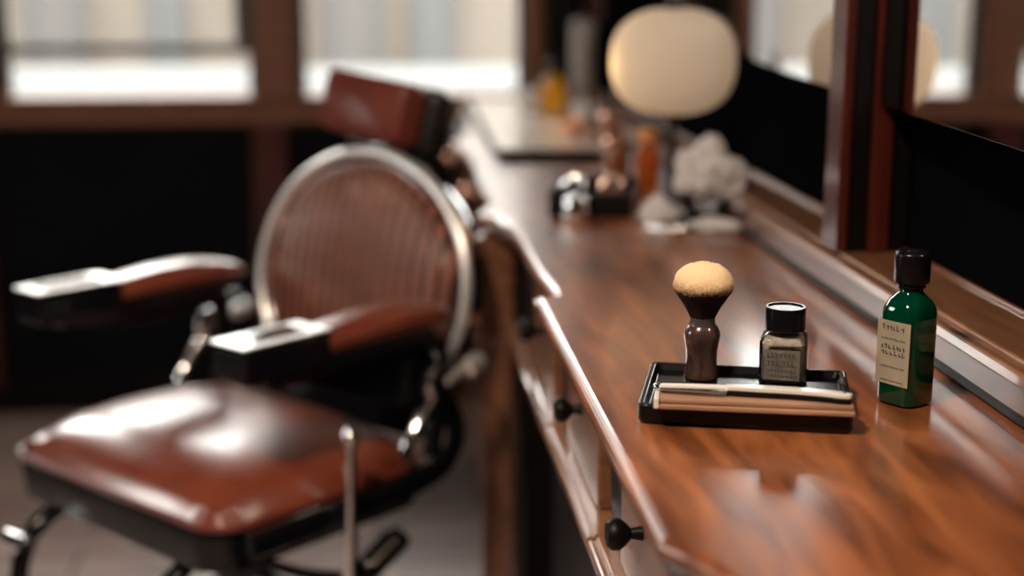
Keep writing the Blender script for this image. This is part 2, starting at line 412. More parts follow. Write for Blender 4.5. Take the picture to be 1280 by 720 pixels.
cab = thing('vanity_cabinet', 'wooden barber vanity base with small drawers under the long countertop', 'cabinet', (0, 0, 0))
ZT = CT - .0345
bm = bmesh.new()
add_box(bm, .255, .70, .35, 2.12, .70, ZT)                   # carcass behind the drawers
obj('carcass', bm, 'ebony', cab, smooth=False)
obj('back_panel', box(.275, .70, .35, 2.12, .0, .6995), 'ebony', cab, smooth=False)
bm = bmesh.new(); add_box(bm, .235, .70, 2.19, 4.0, .0, ZT)
obj('end_cupboard', bm, 'ebony', cab, smooth=False, bevel=.004)
bays = [(.62, .86), (.985, 1.195), (1.32, 1.545), (1.665, 1.885)]
for k, (y0, y1) in enumerate(bays):
    d = obj('drawer', box(.216, .256, y0 + .003, y1 - .003, .716, ZT - .006), 'walnut', cab, smooth=False, bevel=.003)
    yc = (y0 + y1) / 2
    pr = [(.0065, 0), (.0055, .006), (.0045, .012), (.010, .018), (.0135, .024), (.0135, .031), (.010, .036), (0, .037)]
    obj('drawer_knob', lathe(pr, 24, mtx=tr(.2165, yc, .787) @ rot('Y', -90) @ Matrix.Diagonal((1, 1, .85, 1))), 'ebony', d)
pil = [(.86, .985), (1.195, 1.32), (1.545, 1.665), (1.885, 2.10)]
for y0, y1 in pil:
    bm = box(.229, .256, y0, y1, .7155, ZT)
    add_box(bm, .225, .230, y0 + .02, y1 - .02, .73, ZT - .015)
    obj('pilaster', bm, 'ebony', cab, smooth=False, bevel=.003)
for (y0, y1) in ((.40, .93), (.93, 1.262), (1.262, 1.61), (1.61, 2.10)):
    bm = box(.204, .256, y0 + .002, y1 - .002, .694, .715)
    add_box(bm, .196, .205, y0 + .002, y1 - .002, .699, .712)
    obj('lower_rail', bm, 'gloss_walnut', cab, smooth=False, bevel=.003)
# carved leg at the far side of the knee space
leg = obj('leg', loft([(rrect(.052, .050, .004), 0), (rrect(.052, .050, .004), .12), (rrect(.044, .044, .004), .14), (rrect(.044, .044, .004), .66), (rrect(.054, .052, .004), .69), (rrect(.054, .052, .004), ZT - .001)], mtx=tr(.186, 2.150, 0)), 'walnut', cab, smooth=False, bevel=.002)
obj('kick_board', box(.23, .26, .35, 2.12, 0, .08), 'ebony', cab, smooth=False) if False else None
for (y0, y1) in ((2.24, 2.78), (2.84, 3.38), (3.44, 3.96)):
    d = obj('cupboard_door', box(.222, .236, y0, y1, .10, .66), 'mahogany', cab, smooth=False, bevel=.004)
    obj('door_knob', lathe([(.006, 0), (.005, .01), (.012, .02), (.010, .028), (0, .03)], 20, mtx=tr(.222, y0 + .06, .5) @ rot('Y', -90)), 'copper', d)
    d = obj('drawer', box(.222, .236, y0, y1, .69, .83), 'mahogany', cab, smooth=False, bevel=.004)
    obj('drawer_knob', lathe([(.006, 0), (.005, .01), (.014, .02), (.012, .03), (0, .033)], 20, mtx=tr(.222, (y0 + y1) / 2, .765) @ rot('Y', -90)), 'copper', d)

# splash board, ledge, mirror frames
BX = .517
struct('trim_%d' % n_, box(BX, BX + .018, .30, 4.03, CT + .0005, .917), 'mahogany', bevel=.002); n_ += 1
bm = bmesh.new()
add_box(bm, BX - .0015, BX + .02, .30, 4.03, CT + .0005, CT + .011)  # dark strip standing for the shadow band along the foot of the board
struct('trim_%d' % n_, bm, 'ebony', bevel=.003); n_ += 1
LT = .930
bm = bmesh.new()
add_box(bm, BX - .006, BX + .004, .30, 4.03, .914, LT - .003)         # bead
add_box(bm, BX + .0085, .79, .30, 4.03, .914, LT)                # ledge
add_box(bm, BX + .003, BX + .010, .30, 4.03, .914, LT - .008)
struct('trim_%d' % n_, bm, 'gloss_walnut', bevel=.0025); n_ += 1
# post between the mirrors
PY0, PY1 = 1.532, 1.585
ZM = 2.2
for x0, x1, mm in ((BX + .001, .5305, 'mahogany_v'), (.531, .5545, 'ebony'), (.555, .5785, 'mahogany_v'), (.579, .603, 'ebony')):
    dy = .006 if mm == 'ebony' else 0
    struct('trim_%d' % n_, box(x0, x1, PY0 + dy, PY1 - dy, LT + .0005, ZM), mm, bevel=.003); n_ += 1
struct('trim_%d' % n_, box(.56, .79, PY0 + .002, PY1, ZM, CH), 'mahogany_v'); n_ += 1
# slim ledge bead, and black panels added for the mirrors' dark lower reflection
GT = 1.095
for y0, y1 in ((.30, PY0), (PY1, 3.93)):
    struct('trim_%d' % n_, box(.5955, .6005, y0, y1, LT, LT + .004), 'walnut', bevel=.0012); n_ += 1
    g_ = thing('dark_reflection_panel', 'added black panel standing in for the dark lower reflection of the %s mirror' % ('foreground' if y0 < 1 else 'far'), 'panel', (0, 0, LT + .0005))
    obj('reflection_sheet', box(.601, .79, y0 + .001, y1 - .001, 0, GT - LT), 'dark_reflection', g_, smooth=False)
# far end post by the window
struct('trim_%d' % n_, box(.60, .64, 3.931, 4.03, LT + .0005, ZM), 'mahogany_v', bevel=.004); n_ += 1
struct('trim_%d' % n_, box(.497, .575, WY - .03, WY + .0, .905, ZM), 'ebony', bevel=.003); n_ += 1

def mirror(name, label, y0, y1, x0, tan):
    L_ = (y1 - y0)
    t = thing(name, label, 'mirror', (x0, y0, GT + .001), -math.atan(tan))
    obj('mirror_glass', box(0, .006, .0, L_, .003, 1.10), 'mirror', t, smooth=False)
    b = bmesh.new(); add_box(b, -.008, .0, 0, L_, 1.09, 1.10)
    add_box(b, .006, .016, 0, L_, 0, 1.10)
    obj('mirror_frame', b, 'mahogany', t, smooth=False, bevel=.002)
    return t
MT = .080
mirror('mirror', 'large wall mirror to the right of the green bottle, in the foreground', .32, PY0 - .001, .461, MT)
mirror('mirror', 'large wall mirror behind the globe lamp, further along the counter', PY1 + .002, 3.925, .562, MT)

# ------------------------------------------------------------------ tray and what lies on it
TA = math.atan2(-.047, .165)
TW, TD = .172, .134
TCX = .293 + math.sin(-TA) * TD / 2; TCY = 1.071 + math.cos(TA) * TD / 2
def t2w(x, y): return (TCX + math.cos(TA) * x - math.sin(TA) * y, TCY + math.sin(TA) * x + math.cos(TA) * y)
tray = thing('tray', 'small black lacquered rectangular tray on the wooden counter', 'tray', (TCX, TCY, CT + .0005), TA)
o1 = rrect(TW, TD, .008, 5); o2 = rrect(TW - .010, TD - .010, .005, 5)
o0 = rrect(TW - .004, TD - .004, .006, 5); o3 = rrect(TW - .016, TD - .016, .004, 5)
bm = bmesh.new()
secs = [(o0, 0), (o1, .003), (o1, .0155), (rrect(TW - .002, TD - .002, .007, 5), .0165), (o2, .0165), (o3, .0105)]
add_loft(bm, secs)
obj('tray_body', bm, 'black_lacquer', tray, smooth=False, bevel=.0008)
bm = bmesh.new()
for s in (1,):
    bm = bmesh.new()
    add_tube(bm, smooth_path([(s * (TW / 2 - .004), TD / 2 - .05, .0165), (s * (TW / 2 - .003), TD / 2 - .040, .0205), (s * (TW / 2 - .003), TD / 2 - .022, .0205), (s * (TW / 2 - .004), TD / 2 - .012, .0165)]), .0016, 8)
    obj('tray_handle', bm, 'chrome_worn', tray)
TF = CT + .0005 + .0105          # tray floor height

# shaving brush
bx, by = t2w(-.040, .043)
br = thing('shaving_brush', 'shaving brush with dark turned handle and cream bristles standing on the tray', 'brush', (bx, by, TF + .0002)); br.scale = (1, 1, .93)
HP = [(0, 0), (.0142, 0), (.0150, .0008), (.0151, .004), (.0146, .006), (.0138, .012), (.0136, .020), (.0138, .027), (.0146, .032), (.0156, .0375), (.0159, .041), (.0154, .045), (.0138, .0490), (.0122, .0512), (0, .0512)]
HP = [(r, z) for r, z in HP]
obj('handle', lathe(HP, 48), 'horn', br)
obj('ferrule', lathe([(0, .0505), (.0120, .0505), (.0113, .0530), (.0110, .0570), (.0112, .0590), (0, .0590)], 48), 'ferrule', br)
KP = [(.0098, .0565), (.0112, .0595), (.0138, .0655), (.0180, .0735), (.0225, .0800), (.0258, .0860), (.0262, .0915), (.0240, .0985), (.0195, .1045), (.0130, .1085), (.006, .1105), (0, .1110)]
KPs = smooth_path(KP, 3)
bm = lathe([(max(r, 0), z) if i < len(KPs) - 1 else (0, z) for i, (r, z) in enumerate(KPs)], 64)
for v in bm.verts:
    if v.co.z > .064:
        nn = noise.noise(v.co * 260) * .0010 + noise.noise(v.co * 700) * .0006
        v.co += Vector((v.co.x, v.co.y, (v.co.z - .08))).normalized() * nn
kn = obj('bristle_knot', bm, 'bristle', br)
bm = bmesh.new()
for i in range(3400):
    a = random.uniform(0, 2 * PI); u = math.sqrt(random.random())
    # hair leaves the knot base and fans to the dome
    r0 = .0108 * u; ang = u * 1.0
    zt = .0565 + .0545 * math.cos(ang * .86) + random.uniform(-.0012, .0010)
    rt = .0267 * math.sin(min(ang, 1.0) * PI / 2 * (.92)) * random.uniform(.96, 1.045)
    if u > .86: zt -= random.uniform(0, .012)
    pts = []
    for k in range(6):
        t = k / 5
        rr = r0 + (rt - r0) * (t ** 1.12) ; zz = .0575 + (zt - .0575) * (1 - (1 - t) ** 1.05 * (1 - .12 * t))
        pts.append(Vector((rr * math.cos(a), rr * math.sin(a), zz)))
    w = Vector((-math.sin(a), math.cos(a), 0)) * .00016
    prev = None
    for k, q in enumerate(pts):
        ww = w * (1.15 - k * .18)
        cur = (bm.verts.new(q - ww), bm.verts.new(q + ww))
        if prev: bm.faces.new((prev[0], prev[1], cur[1], cur[0]))
        prev = cur
hr = obj('bristle_hairs', bm, 'bristle', br); hr['kind'] = 'stuff'

# clear pomade jar
jx, jy = t2w(.031, .041)
jar = thing('pomade_bottle', 'small clear bottle of grey lotion with black cap standing on the tray', 'bottle', (jx, jy, TF + .0002), R(-20))
S = lambda w, r=.0085: rrect(w, w, r, 6)
W0 = .0405
bm = loft([(S(W0 - .005, .007), 0), (S(W0 - .001), .0016), (S(W0), .004), (S(W0), .038), (S(W0 - .003, .0085), .0420), (S(W0 - .012, .010), .0452), (S(.0255, .0125), .0465), (S(.0255, .0125), .0500)])
obj('glass_body', bm, 'thin_glass', jar)
bm = loft([(S(W0 - .008, .006), .0035), (S(W0 - .0045, .0075), .0050), (S(W0 - .0045, .0075), .0370), (S(W0 - .009, .008), .0400), (S(.024, .0115), .0425)])
obj('lotion', bm, 'fluid', jar)
cp = [(0, .0475), (.0168, .0475), (.0173, .0480), (.0173, .0665), (.0168, .0675), (.0150, .0675), (.0146, .0662), (0, .0662)]
bm = lathe(cp, 56)
obj('cap', bm, 'black_plastic', jar)
# label plate facing the camera and its illegible marks
def wrap_label(w, z0, z1, rad, y, nx=10):
    """slightly curved plate in the xz plane at -y"""
    b = bmesh.new(); rows = []
    for z in (z0, z1):
        rows.append([b.verts.new((w * (i / nx - .5), -y - rad * (1 - (2 * (i / nx) - 1) ** 2), z)) for i in range(nx + 1)])
    for i in range(nx): b.faces.new((rows[0][i], rows[0][i + 1], rows[1][i + 1], rows[1][i]))
    bmesh.ops.solidify(b, geom=b.faces[:], thickness=.0003)
    return b
lab = obj('label', wrap_label(.030, .007, .0335, .0004, W0 / 2 + .0004), 'frosted', jar, smooth=False)
def squiggles(rows, x0, x1, y, seed, amp=1.):
    """worn print too blurred to read: short strokes in rows (z, height, fill)"""
    rnd = random.Random(seed); b = bmesh.new()
    for z, h, thick in rows:
        x = x0 + rnd.uniform(0, .001)
        while x < x1 - h * .5:
            w = h * rnd.uniform(.35, .75)
            kind = rnd.random()
            if kind < .45:
                add_box(b, x, x + thick, y - .0002, y, z, z + h * rnd.uniform(.7, 1))
                add_box(b, x, x + w, y - .0002, y, z, z + thick)
            elif kind < .8:
                add_box(b, x, x + w, y - .0002, y, z + h * .45, z + h * .45 + thick)
                add_box(b, x + w - thick, x + w, y - .0002, y, z, z + h * .8)
            else:
                add_box(b, x, x + w, y - .0002, y, z + h * .7, z + h * .7 + thick)
                add_box(b, x + w * .4, x + w * .4 + thick, y - .0002, y, z, z + h * .7)
            x += w + thick * rnd.uniform(.6, 1.6)
    return b
obj('print', squiggles([(.0270, .0045, .0010), (.0195, .0050, .0012), (.0140, .0030, .0007), (.0095, .0025, .0006)], -.013, .013, -(W0 / 2 + .0009), 3), 'ink', lab, smooth=False)

# wooden slats under the razor
sx0, sy0 = t2w(.005, -TD / 2 + .008)
case = thing('razor_case', 'pair of tan wooden slats lying along the front of the tray under the razor', 'case', (sx0, sy0, CT + .0175), TA + R(2.2))
obj('lower_slat', box(-.073, .081, -.018, .014, 0, .0040), 'tanwood', case, smooth=False, bevel=.001)
obj('upper_slat', box(-.073, .080, -.0155, .014, .0043, .0086), 'tanwood', case, smooth=False, bevel=.0012)
obj('end_cap', box(-.0775, -.0732, -.0175, .0145, .0, .0092), 'ivory', case, smooth=False, bevel=.001)
# straight razor
rz = thing('straight_razor', 'closed straight razor with ivory white handle lying on the wooden slats', 'razor', (sx0, sy0, CT + .0175 + .0088), TA + R(2.2))
spine = smooth_path([(-.020, .006), (.005, .0068), (.035, .0050), (.060, .0005), (.074, -.0045), (.079, -.0080)], 5)
low = smooth_path([(-.020, -.0015), (.002, -.0035), (.030, -.0052), (.055, -.0085), (.070, -.0125), (.077, -.0125)], 5)
poly = spine + low[::-1]
obj('handle_scale', prism(poly, .0042, .0078), 'ivory', rz, smooth=False, bevel=.0012, seg=3, angle=50)
obj('lower_scale', prism([(x, y - .0012) for x, y in poly], .0, .0040), 'black_plastic', rz, smooth=False, bevel=.001, angle=50)
bl = [(-.074, .004), (-.050, .0052), (-.019, .0058), (-.019, -.0050), (-.024, -.0085), (-.074, -.0040)]
obj('blade', prism(bl, .0034, .0050), 'steel', rz, smooth=False, bevel=.0007)
obj('blade_spine', prism([(-.074, .0015), (-.072, .0062), (-.045, .0078), (-.012, .0078), (-.012, .0040), (-.045, .0036)], .0030, .0066), 'ivory', rz, smooth=False, bevel=.0009)
obj('tang', tube(smooth_path([(-.072, .003, .003), (-.077, .007, .003), (-.074, .0125, .003), (-.064, .0150, .003), (-.052, .0150, .003)]), [.0022] * 12 + [.0026] * 13, 10), 'steel', rz)
obj('pin', lathe([(0, .005), (.0016, .005), (.0016, .0060), (0, .0064)], 14, mtx=tr(.0725, -.0085, .0026)), 'steel', rz)

# green bottle
gb = thing('green_bottle', 'green glass bottle with cream label and black cap beside the tray', 'bottle', (.4500, 1.133, CT + .0005), R(-58))
G = lambda w, r: rrect(w, w, r, 7)
gw = .0392
bm = loft([(G(gw - .006, .009), 0), (G(gw - .0012, .0115), .0015), (G(gw, .012), .004), (G(gw, .012), .078), (G(gw - .0015, .0125), .084), (G(gw - .006, .014), .0895), (G(gw - .0125, .0135), .0935), (G(.0215, .0105), .0960), (G(.0195, .0096), .0985), (G(.0195, .0096), .1035)])
obj('glass_body', bm, 'green_glass', gb)
bm = lathe([(0, .1005), (.0118, .1005), (.0120, .1015), (.0120, .1035), (.0146, .1050), (.0150, .1062), (.0150, .1280), (.0146, .1298), (.0130, .1312), (.009, .1318), (0, .1318)], 40)
obj('cap', bm, 'black_plastic', gb)
lab = obj('label', wrap_label(.0335, .0185, .0735, .0004, gw / 2 + .0003), 'paper', gb, smooth=False)
obj('print', squiggles([(.0655, .0048, .0010), (.0570, .0020, .0004), (.0490, .0042, .0012), (.0440, .0042, .0011), (.0330, .0016, .0004), (.0212, .0012, .0003)], -.0120, .0125, -(gw / 2 + .0008), 11), 'ink', lab, smooth=False)

# ------------------------------------------------------------------ further along the counter
# clipper box
cb = thing('clipper_box', 'low black box holding hair clippers, left of the white towels', 'box', (.348, 2.19, CT + .0005), R(-14))
bm = loft([(rrect(.125, .21, .008), 0), (rrect(.128, .214, .008), .034), (rrect(.118, .204, .006), .034), (rrect(.114, .200, .006), .012)])
obj('box_body', bm, 'black_lacquer', cb, smooth=False, bevel=.001)
def clipper(x, y, z, rz_, label, m):
    c = thing('hair_clipper', label, 'hair clipper', (x, y, z), rz_)
    bm = loft([(rrect(.030, .026, .009), -.055), (rrect(.036, .032, .012), -.040), (rrect(.034, .030, .012), .0), (rrect(.040, .032, .010), .040), (rrect(.038, .020, .006), .055)], mtx=tr(0, 0, .017) @ rot('X', 90))
    obj('clipper_body', bm, m, c)
    b = box(-.019, .019, -.068, -.054, .008, .020)
    for i in range(9): add_box(b, -.018 + i * .0042, -.0158 + i * .0042, -.075, -.067, .010, .014)
    obj('blade', b, 'steel', c, smooth=False)
    obj('thumb_switch', box(-.005, .005, -.02, .0, .032, .037), 'steel', c, smooth=False, bevel=.001)
    return c
clipper(.318, 2.197, CT + .0137, R(-15), 'chrome hair clippers in the low black box, left one', 'chrome_worn')
clipper(.375, 2.186, CT + .0137, R(-13), 'copper hair clippers in the low black box, right one', 'copper')
# round chrome tin in front of the box
bm = lathe([(0, 0), (.019, 0), (.020, .002), (.020, .028), (.018, .031), (.010, .036), (.004, .038), (0, .040)], 36)
tag(obj('chrome_tin', bm, 'chrome', loc=(.300, 2.068, CT + .0005)), 'small round chrome tin at the front corner of the clipper box', 'tin')

# jar of towels
jt = thing('towel_jar', 'round clear glass jar on a dark foot holding white cloths', 'jar', (.490, 2.040, CT + .0005))
obj('foot', lathe([(0, 0), (.042, 0), (.044, .003), (.038, .010), (.026, .014), (0, .014)], 40), 'black_lacquer', jt)
pr = [(.020, .0145), (.037, .018), (.041, .026), (.042, .040), (.043, .046), (.0415, .046), (.040, .040), (.039, .028), (.034, .021), (0, .020)]
obj('glass_bowl', lathe([(0, .0145)] + pr, 44), 'thin_glass', jt)
def crumple(rx, ry, rz_, seed, n=4, amp=.25, flat=.35):
    b = bmesh.new(); bmesh.ops.create_icosphere(b, subdivisions=n, radius=1)
    off = Vector((seed * 7.3, seed * 2.1, seed * 5.5))
    for v in b.verts:
        d = v.co.normalized()
        k = 1 + amp * (noise.noise(d * 1.7 + off) * 1.2 + noise.noise(d * 3.4 + off) * .7 + .35 * math.sin(9 * noise.noise(d * 2.2 + off)) - .05) + .06 * noise.noise(d * 9 + off)
        p_ = d * k; p_ = Vector((p_.x * rx, p_.y * ry, p_.z * rz_))
        if p_.z < -rz_ * flat: p_.z = -rz_ * flat
        v.co = p_ + Vector((0, 0, rz_ * flat))
    return b
tag(obj('white_cloth', crumple(.046, .042, .046, 1, amp=.32, flat=.55), 'towel', loc=(.488, 2.035, CT + .0475)), 'crumpled white cloth heaped in the top of the glass jar', 'cloth')
tag(obj('white_cloth', crumple(.030, .024, .022, 2, amp=.35), 'towel', loc=(.424, 2.055, CT + .0005)), 'small crumpled white cloth on the counter left of the glass jar', 'cloth')
tag(obj('white_cloth', crumple(.034, .018, .012, 4, amp=.4), 'towel', loc=(.487, 1.962, CT + .0005), rotz=R(-30)), 'thin white cloth spread on the counter in front of the glass jar', 'cloth')
# chrome scissors beside the jar
sc_ = thing('scissors', 'steel scissors lying on the counter below the small white cloth', 'scissors', (.418, 1.985, CT + .0005), R(40))
for s in (-1, 1):
    b = prism([(-.002, 0), (.002, 0), (s * .005, .055), (s * .003, .055)], .001, .003)
    bl = obj('blade', b, 'steel', sc_, smooth=False)
    ring = [(s * .011 + .009 * math.cos(2 * PI * i / 20), -.022 + .012 * math.sin(2 * PI * i / 20), .0025) for i in range(21)]
    obj('finger_ring', tube(ring, .0016, 8, caps=False), 'steel', sc_)

# amber bottle and brown jars
ab = thing('amber_bottle', 'slim amber bottle with an orange cap next to the white cloths', 'bottle', (.464, 2.37, CT + .0005))
obj('glass_body', lathe([(0, 0), (.020, 0), (.0215, .002), (.0215, .060), (.019, .068), (.012, .074), (.011, .078), (0, .078)], 36), 'amber', ab)
obj('cap', lathe([(0, .0785), (.0155, .0785), (.0165, .081), (.0165, .094), (.012, .100), (0, .101)], 30), 'orange_cap', ab)
for x, y, h, lb in ((.432, 2.50, .070, 'squat brown glass jar just behind the amber bottle'), (.470, 2.78, .088, 'taller brown glass jar further back towards the window')):
    t = thing('brown_jar', lb, 'jar', (x, y, CT + .0005))
    obj('jar_body', lathe([(0, 0), (.022, 0), (.024, .003), (.024, h * .7), (.020, h * .78), (0, h * .78)], 32), 'brown_jar', t)
    obj('lid', lathe([(0, h * .785), (.021, h * .785), (.0215, h * .8), (.0215, h * .97), (.018, h), (0, h)], 32), 'copper', t)

# flat lacquered board at the counter end, window glare coloured into its top
bd = thing('serving_board', 'thin lacquered board with dark edge and window glare painted pale on top, at the far end of the counter', 'board', (0, 0, CT + .0005))
pb = [(.243, 2.745), (.468, 2.735), (.478, 3.86), (.262, 3.86)]
obj('board_base', prism(pb, 0, .021), 'ebony', bd, smooth=False, bevel=.002)
obj('board_top', prism([(x + (.004 if x < .4 else -.004), y + (.004 if y < 3 else -.004)) for x, y in pb], .0212, .0242), 'board_glare', bd, smooth=False, bevel=.001)
BT = CT + .0005 + .0245
yb = thing('yellow_tonic_bottle', 'yellow tonic bottle with dark cap in front of the window edge', 'bottle', (.440, 3.46, BT))
obj('glass_body', lathe([(0, 0), (.028, 0), (.030, .003), (.031, .050), (.029, .072), (.018, .084), (.011, .090), (.010, .098), (0, .098)], 36), 'yellow_liquid', yb)
obj('cap', lathe([(0, .0985), (.013, .0985), (.013, .118), (.008, .122), (.007, .142), (0, .143)], 24), 'lamp_metal', yb)
tag(obj('peach_soap_dish', lathe([(0, 0), (.020, 0), (.026, .010), (.028, .030), (.024, .044), (.012, .052), (0, .054)], 30), 'towel', loc=(.392, 3.56, BT)), 'round pale lidded dish left of the yellow tonic bottle', 'dish')
cn = thing('canister', 'tall narrow pale grey canister in the corner by the window', 'canister', (.562, 3.79, LT + .0005) if False else (.565, 3.80, LT + .0008))
obj('canister_body', lathe([(0, 0), (.031, 0), (.032, .003), (.032, .165), (.030, .170), (0, .170)], 32), 'canister', cn)
obj('lid', lathe([(0, .1705), (.031, .1705), (.032, .173), (.030, .182), (.006, .186), (.006, .192), (0, .194)], 32), 'canister', cn)
tag(obj('white_mug', lathe([(0, 0), (.024, 0), (.026, .004), (.027, .060), (.0245, .060), (.023, .006), (0, .005)], 30), 'towel', loc=(.492, 3.30, CT + .0005)), 'white ceramic cup right of the yellow tonic bottle', 'cup')
tag(obj('copper_bowl', lathe([(0, 0), (.018, 0), (.020, .004), (.036, .020), (.040, .034), (.038, .034), (.033, .020), (0, .008)], 34), 'copper', loc=(.490, 2.98, CT + .0005)), 'shallow copper bowl at the right edge of the pale board', 'bowl')
tag(obj('copper_bowl', lathe([(0, 0), (.016, 0), (.018, .004), (.030, .018), (.033, .030), (.031, .030), (.027, .018), (0, .008)], 34), 'copper', loc=(.425, 3.00, BT)), 'small copper bowl standing on the pale board', 'bowl')

# globe lamp
lp = thing('table_lamp', 'table lamp with a wide opal globe shade beside the far mirror', 'lamp', (.455, 2.135, CT + .0005))
obj('lamp_base', lathe([(0, 0), (.040, 0), (.042, .004), (.036, .010), (.012, .016), (.008, .022), (0, .022)], 36), 'lamp_metal', lp)
obj('stem', lathe([(0, .0225), (.007, .0225), (.006, .06), (.009, .075), (.006, .09), (.006, .135), (.018, .148), (.020, .154), (0, .154)], 24), 'lamp_metal', lp)
prs = []
for i in range(1, 27):
    a = PI * i / 28
    e_ = .80
    cz = -math.cos(a); sz = math.sin(a)
    prs.append((.0945 * abs(sz) ** e_, (.228) + .080 * math.copysign(abs(cz) ** e_, cz)))
bm = lathe(prs, 56)
for fc in [f_ for f_ in bm.faces if len(f_.verts) > 10]: bm.faces.remove(fc)
obj('lamp_shade', bm, 'opal', lp)
obj('finial', lathe([(0, .306), (.012, .306), (.012, .314), (.005, .320), (.004, .328), (0, .33)], 20), 'lamp_metal', lp)
bulb = obj('bulb', sphere(.018, (-.070, .005, .225)), mat('bulb_glow', (1, .8, .5), .5, emit=(1., .62, .26), estr=7.), lp)

# ------------------------------------------------------------------ barber chair (local: front = -y, right = +x)
ch = thing('barber_chair', 'vintage barber chair in brown leather and chrome on a wooden plank floor', 'chair', (-.206, 2.033, 0), R(-47))
# base and pump column
obj('base', lathe([(0, 0), (.25, 0), (.26, .008), (.255, .02), (.20, .045), (.12, .075), (.075, .11), (.066, .14), (0, .14)], 56), 'chrome_worn', ch)
obj('pump_column', lathe([(0, .141), (.062, .141), (.060, .20), (.050, .22), (.050, .40), (.060, .42), (.075, .44), (.075, .455), (0, .455)], 44), 'enamel', ch)
obj('column_collar', lathe([(.052, .30), (.060, .30), (.062, .305), (.062, .325), (.060, .33), (.052, .33)], 40), 'chrome', ch) 
# seat frame
bm = loft([(rrect(.34, .28, .04, 8), .4555), (rrect(.44, .35, .05, 8), .478), (rrect(.490, .378, .050, 8), .492), (rrect(.500, .385, .052, 8), .535), (rrect(.496, .381, .050, 8), .5465)], mtx=tr(0, -.038, 0))
sf = obj('seat_frame', bm, 'enamel', ch, smooth=True)
def ring_loft(w, d, r, z0, z1, t=.004):
    b = bmesh.new()
    add_loft_ = [(rrect(w, d, r, 8), z0), (rrect(w + t, d + t, r, 8), (z0 + z1) / 2), (rrect(w, d, r, 8), z1)]
    return add_loft(b, add_loft_, mtx=tr(0, -.038, 0))
for s in (-1, 1):
    obj('chrome_trim', tube([(s * .2545, -.185, .543), (s * .2555, -.04, .543), (s * .2545, .115, .543)], .0048, 10), 'chrome', sf)
# seat cushion: crowned, rounded-corner pad with a front welt
def superpad(w, d, z0, h, crown, n=36, p=5., q=2.6):
    b = bmesh.new(); top = {}; 
    for i in range(n + 1):
        for j in range(n + 1):
            u = 2 * i / n - 1; v = 2 * j / n - 1
            # squircle mapping of the square grid
            x = u * (1 - .10 * v * v) * w / 2; y = v * (1 - .10 * u * u) * d / 2
            e_ = max(abs(u), abs(v)) ** 1
            edge = (1 - abs(u) ** p) * (1 - abs(v) ** p)
            z = z0 + h * (max(edge, 0) ** (1 / q)) + crown * (1 - u * u) * (1 - v * v)
            top[i, j] = b.verts.new((x, y, z))
    for i in range(n):
        for j in range(n): b.faces.new((top[i, j], top[i + 1, j], top[i + 1, j + 1], top[i, j + 1]))
    ed = [top[i, 0] for i in range(n + 1)] + [top[n, j] for j in range(1, n + 1)] + [top[i, n] for i in range(n - 1, -1, -1)] + [top[0, j] for j in range(n - 1, 0, -1)]
    b.faces.new(ed[::-1])
    return b
bm = superpad(.510, .386, .548, .054, .016)
for v in bm.verts: v.co.y -= .038
for v in bm.verts:                                   # waterfall front edge
    if v.co.y < -.12: v.co.z -= ((-.12 - v.co.y) / .11) ** 2 * .014 * (1 if v.co.z > .575 else 0)
cu = obj('seat_cushion', bm, 'leather', ch)
pth = [(x, y - .038, .553) for x, y in rrect(.506, .382, .052, 8)]
obj('piping', tube(pth + [pth[0]], .0045, 8, caps=False), 'leather_dark', cu)

# backrest
BTILT = 11
def bmx(): return tr(0, .222, .563) @ rot('X', -BTILT)
BW, BH = .232, .203                                   # half width, half height
def egg(a, w=1.):
    x = math.cos(a); z = math.sin(a)
    ww = BW * (1 - .05 * (z < 0) * (-z) ** 2)
    return (ww * w * x, BH * w * z)
bm = bmesh.new(); rings = []; NR, NA = 36, 320
cen = None
for i in range(NR + 1):
    rr = i / NR; ring = []
    for k in range(NA):
        a = 2 * PI * k / NA; x, z = egg(a, .93 * rr)
        dome = .034 * max(0, 1 - rr ** 3.2) ** .6
        ch_ = abs(math.cos(PI * x / .0245)) ** .8 * .0065 * (1 if rr < .86 else max(0, (.95 - rr) / .09))
        welt = .010 * math.exp(-((rr - .93) / .035) ** 2)
        y = -.006 - dome * (1 if rr < .999 else 0) - (ch_ if rr < .95 else 0) - welt
        if rr >= .999: y = .0
        if i == 0:
            if cen is None: cen = bm.verts.new((0, y, 0))
        else: ring.append(bm.verts.new((x, y, z)))
    rings.append(ring)
for k in range(NA): bm.faces.new((cen, rings[1][k], rings[1][(k + 1) % NA]))
for i in range(1, NR):
    for k in range(NA): bm.faces.new((rings[i][k], rings[i + 1][k], rings[i + 1][(k + 1) % NA], rings[i][(k + 1) % NA]))
bm.faces.new(rings[NR])
bmesh.ops.transform(bm, matrix=bmx() @ tr(0, 0, BH), verts=bm.verts)
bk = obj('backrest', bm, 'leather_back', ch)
# chrome shell behind the pad
bm = bmesh.new(); rings = []
for (w, y) in ((.90, .0005), (.95, -.003), (.975, -.008), (.995, -.012), (1.010, -.010), (1.018, .000), (1.018, .010), (1.01, .018), (.96, .026), (.80, .045), (.5, .055), (.2, .058)):
    rings.append([bm.verts.new((egg(2 * PI * k / NA, w)[0], y, egg(2 * PI * k / NA, w)[1])) for k in range(NA)])
for a, b in zip(rings, rings[1:]):
    for k in range(NA): bm.faces.new((a[k], a[(k + 1) % NA], b[(k + 1) % NA], b[k]))
bm.faces.new(rings[0]); bm.faces.new(rings[-1])
bmesh.ops.transform(bm, matrix=bmx() @ tr(0, 0, BH), verts=bm.verts)
obj('back_shell', bm, 'chrome', ch)
rp = [bmx() @ tr(0, 0, BH) @ Vector((egg(2 * PI * k / 96, 1.005)[0], -.016, egg(2 * PI * k / 96, 1.005)[1])) for k in range(97)]
